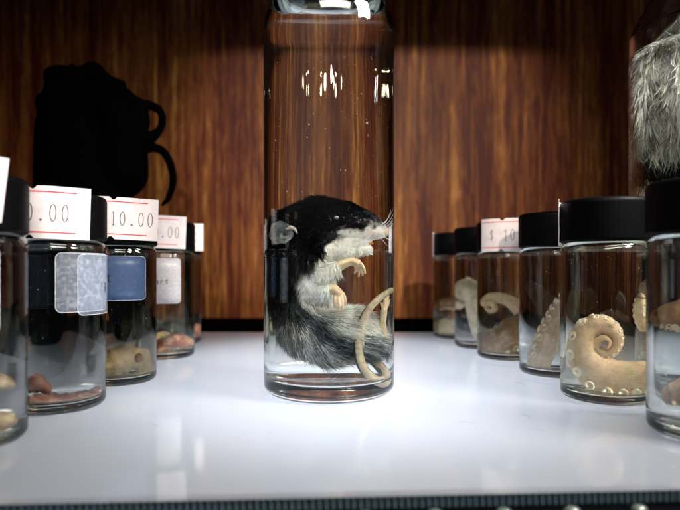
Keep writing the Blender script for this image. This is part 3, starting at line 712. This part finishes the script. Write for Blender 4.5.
# ------------------------------------------------------------------ floating specks
spk = MB()
def speck(j, px, py, z, s):
    a = rng.normal(size=(4, 3)); a /= np.linalg.norm(a, axis=1)[:, None]
    V = np.array([px, py, z])+a*s; spk.add(j.place(V), [(0, 1, 2), (0, 2, 3), (0, 3, 1), (1, 3, 2)])
for _ in range(90): speck(B, rng.uniform(272, 390), rng.uniform(50, 200), rng.uniform(0, 45), rng.uniform(.25, .75))
for (px, py) in ((308, 137), (309, 124), (292, 113), (356, 114), (367, 123), (374, 94), (372, 60), (345, 170), (283, 182)): speck(B, px, py, 40, 1.3)
for j, (a, b, c_, d_), n in ((R[1], (570, 642, 252, 330), 45), (R[2], (528, 556, 260, 320), 14), (R[3], (484, 520, 258, 300), 12), (L[1], (30, 98, 250, 400), 50), (L[2], (104, 150, 250, 350), 40), (R[0], (655, 680, 250, 300), 5)):
    for _ in range(n): speck(j, rng.uniform(a, b), rng.uniform(c_, d_), rng.uniform(5, 26), rng.uniform(.25, .7))
o = mesh('sediment', spk.V(), spk.f, M['debris'], smooth=False); tag(o, 'tiny pale specks drifting in the spirit of the jars', 'sediment', kind='stuff')

# ------------------------------------------------------------------ light table, wood wall and shelf
lt = empty('light_table', (0, .22, 0), 'glossy white backlit display surface under all the jars', 'light table')
yf = lambda x: .0958+.054*x
YB = .351; XW = .20; XR = .38
def slab(z0, z1, g=0.0, xw=XW, yb=YB):
    V = [(-xw, yf(-xw)+g, z0), (XR, yf(XR)+g, z0), (XR, yb-g, z0), (-xw, yb-g, z0), (-xw, yf(-xw)+g, z1), (XR, yf(XR)+g, z1), (XR, yb-g, z1), (-xw, yb-g, z1)]
    return V, box((0,0,0), (1,1,1))[1]
V, Fc = slab(0, 0, 0); mesh('opal_panel', V[4:], [(0, 1, 2, 3)], M['opal'], lt, smooth=False)
# housing: open-topped box
mb = MB()
mb.add(*box((-XW, .070, -.062), (XR, YB+.004, -.058)))
mb.add(*box((-XW, YB+.0005, -.058), (XR, YB+.004, -.0005))); mb.add(*box((-XW-.004, .085, -.058), (-XW-.0005, YB+.004, -.0005))); mb.add(*box((XR+.0005, .085, -.058), (XR+.004, YB+.004, -.0005)))
V = [(-XW, yf(-XW)+.0012, -.058), (XR, yf(XR)+.0012, -.058), (XR, yf(XR)+.003, -.058), (-XW, yf(-XW)+.003, -.058), (-XW, yf(-XW)+.0012, -.0004), (XR, yf(XR)+.0012, -.0004), (XR, yf(XR)+.003, -.0004), (-XW, yf(-XW)+.003, -.0004)]
mb.add(V, box((0,0,0), (1,1,1))[1]); mesh('housing', mb.V(), mb.f, M['dark_metal'], lt, smooth=False)
mb = MB(); x = -.085
while x < .09:
    y0 = yf(x); prof = [(math.cos(a)*.00042, math.sin(a)*.0005) for a in np.linspace(math.pi, 2*math.pi, 7)]
    V = [(x+a, y0+.0006+b, z) for z in (-.0021, -.00015) for a, b in prof]; n = len(prof)
    mb.add(V, [(i, i+1, n+i+1, n+i) for i in range(n-1)]+[tuple(range(n, 2*n))]); x += .00118
mesh('ribbed_rim', mb.V(), mb.f, M['ribs'], lt, smooth=False)
for k in range(-7, 8):
    x = .0043+k*.0121; y0 = yf(x)-.0008
    V2, F2 = ball((0, 0, 0), 1, 10); V2 = V2*np.array([.0015, .0013, .0010])+np.array([x, y0+.0008, -.0034]); mesh('led_dome', V2, F2, M['led'], lt)
V, Fc = box((-.7, .43, -.3), (.7, .445, .6)); w = mesh('wood_wall', V, Fc, M['wood'], smooth=False)
V, Fc = box((-.7, .415, -.3), (.7, .4295, .0020)); sk = mesh('shade_strip', V, Fc, M['black'], smooth=False); tag(sk, 'black strip put in for the unlit gap along the foot of the wood wall', 'shade_strip', kind='structure')  # added black strip, stands in for the unlit gap behind the table
tag(w, 'reddish brown varnished wood wall with vertical grain behind the display', 'wall', kind='structure')
V, Fc = box((-.5, .02, .2905), (.5, .26, .305)); sh = mesh('upper_shelf', V, Fc, M['wood'], smooth=False)
tag(sh, 'wooden shelf board above the bottles', 'shelf')

mb = MB()
for _ in range(260):
    x = rng.uniform(-.13, .13); y = rng.uniform(.10, .345); r_ = rng.uniform(.00005, .00016); a = rng.random(5)*.8+np.arange(5)*1.2566
    mb.add([(x+r_*math.cos(q)*rng.uniform(.5, 1.6), y+r_*math.sin(q), .00012) for q in a]+[(x, y, .00022)], [(i, (i+1) % 5, 5) for i in range(5)])
for _ in range(14):
    x = rng.uniform(-.07, .07); y = rng.uniform(.11, .30); a0 = rng.uniform(0, 3); P_ = [(x+.0011*t*math.cos(a0+t*.25), y+.0011*t*math.sin(a0+t*.25), .00014) for t in range(5)]
    v_, f_ = tube(catmull([(p[0], p[1], p[2], .00003) for p in P_], 3), 5); mb.add(v_, f_)
d_ = mesh('dust', mb.V(), mb.f, principled('grey_dust', (.30, .30, .32), .8), smooth=False); tag(d_, 'fine specks and fibres of dust lying on the white surface', 'dust', kind='stuff')

# ------------------------------------------------------------------ light
def aim(o, t): o.rotation_euler = (Vector(t)-o.location).to_track_quat('-Z', 'Y').to_euler()
def area(name, loc, tgt, power, sx, sy, col, shape='RECTANGLE'):
    l = bpy.data.lights.new(name, 'AREA'); l.shape = shape; l.size = sx; l.size_y = sy; l.energy = power; l.color = col
    o = bpy.data.objects.new(name, l); COL.objects.link(o); o.location = loc; aim(o, tgt); return o
area('table_lamp_tray', (0.004, .225, -.030), (0.004, .225, 1), .165, .165, .215, (.93, .975, 1.0), 'ELLIPSE')
area('table_lamp_tray', (.235, .235, -.030), (.235, .235, 1), .16, .20, .18, (.93, .975, 1.0), 'ELLIPSE')  # second tray added under the unseen right end, brightens the right jars
sp = bpy.data.lights.new('display_spot', 'SPOT'); sp.energy = 92; sp.color = (1, .86, .70); sp.spot_size = math.radians(13.2); sp.spot_blend = .6; sp.shadow_soft_size = .016
so = bpy.data.objects.new('display_spot', sp); COL.objects.link(so); so.location = (.10, -1.0, .50); aim(so, (.025, .43, .125))
for (ax, p) in ((-44, .25), (-5.4, .35), (9, .4), (22, .3)):
    a = math.radians(ax); loc = (BX+math.sin(a)*1.1, BD-math.cos(a)*1.1, .455)
    area('room_tube', loc, (BX, BD, .1), p*.16, .012, .022, (1, .84, .58))
cl = area('front_fill', (.06, -.12, .31), (0, .17, .03), .33, .30, .08, (1, .95, .86)); cl.data.spread = math.radians(85)  # added front fill, brightens the specimens behind glass
sl = area('side_fill', (.20, .07, .262), (0, .175, .05), 1.0, .09, .10, (1, .96, .90)); sl.data.spread = math.radians(85)  # added fill from the right, brightens the rat's face and the tentacles
wd = bpy.data.worlds.new('World'); S.world = wd; wd.use_nodes = True
wd.node_tree.nodes['Background'].inputs[0].default_value = (.35, .38, .45, 1); wd.node_tree.nodes['Background'].inputs[1].default_value = .02

# ------------------------------------------------------------------ camera
cam = bpy.data.cameras.new('camera'); co = bpy.data.objects.new('camera', cam); COL.objects.link(co)
cam.sensor_width = 36; cam.lens = 36*F/680; cam.shift_y = 15/680; co.location = (0, 0, H); co.rotation_euler = (math.pi/2, 0, 0)
cam.clip_start = .005; cam.clip_end = 50
cam.dof.use_dof = True; cam.dof.focus_distance = .174; cam.dof.aperture_fstop = cam.lens/2.0
cam.dof.aperture_blades = 0
S.camera = co
for o in S.objects:
    if '_origin' in o: del o['_origin']
S.render.engine = 'CYCLES'
c = S.cycles; c.max_bounces = 28; c.transmission_bounces = 28; c.glossy_bounces = 6; c.diffuse_bounces = 4; c.transparent_max_bounces = 16
c.sample_clamp_indirect = 60; c.use_denoising = True; c.caustics_reflective = True; c.caustics_refractive = True; c.blur_glossy = .2
c.use_adaptive_sampling = True; c.adaptive_threshold = .015
S.view_settings.view_transform = 'Standard'; S.view_settings.look = 'None'; S.view_settings.exposure = 0; S.view_settings.gamma = 1
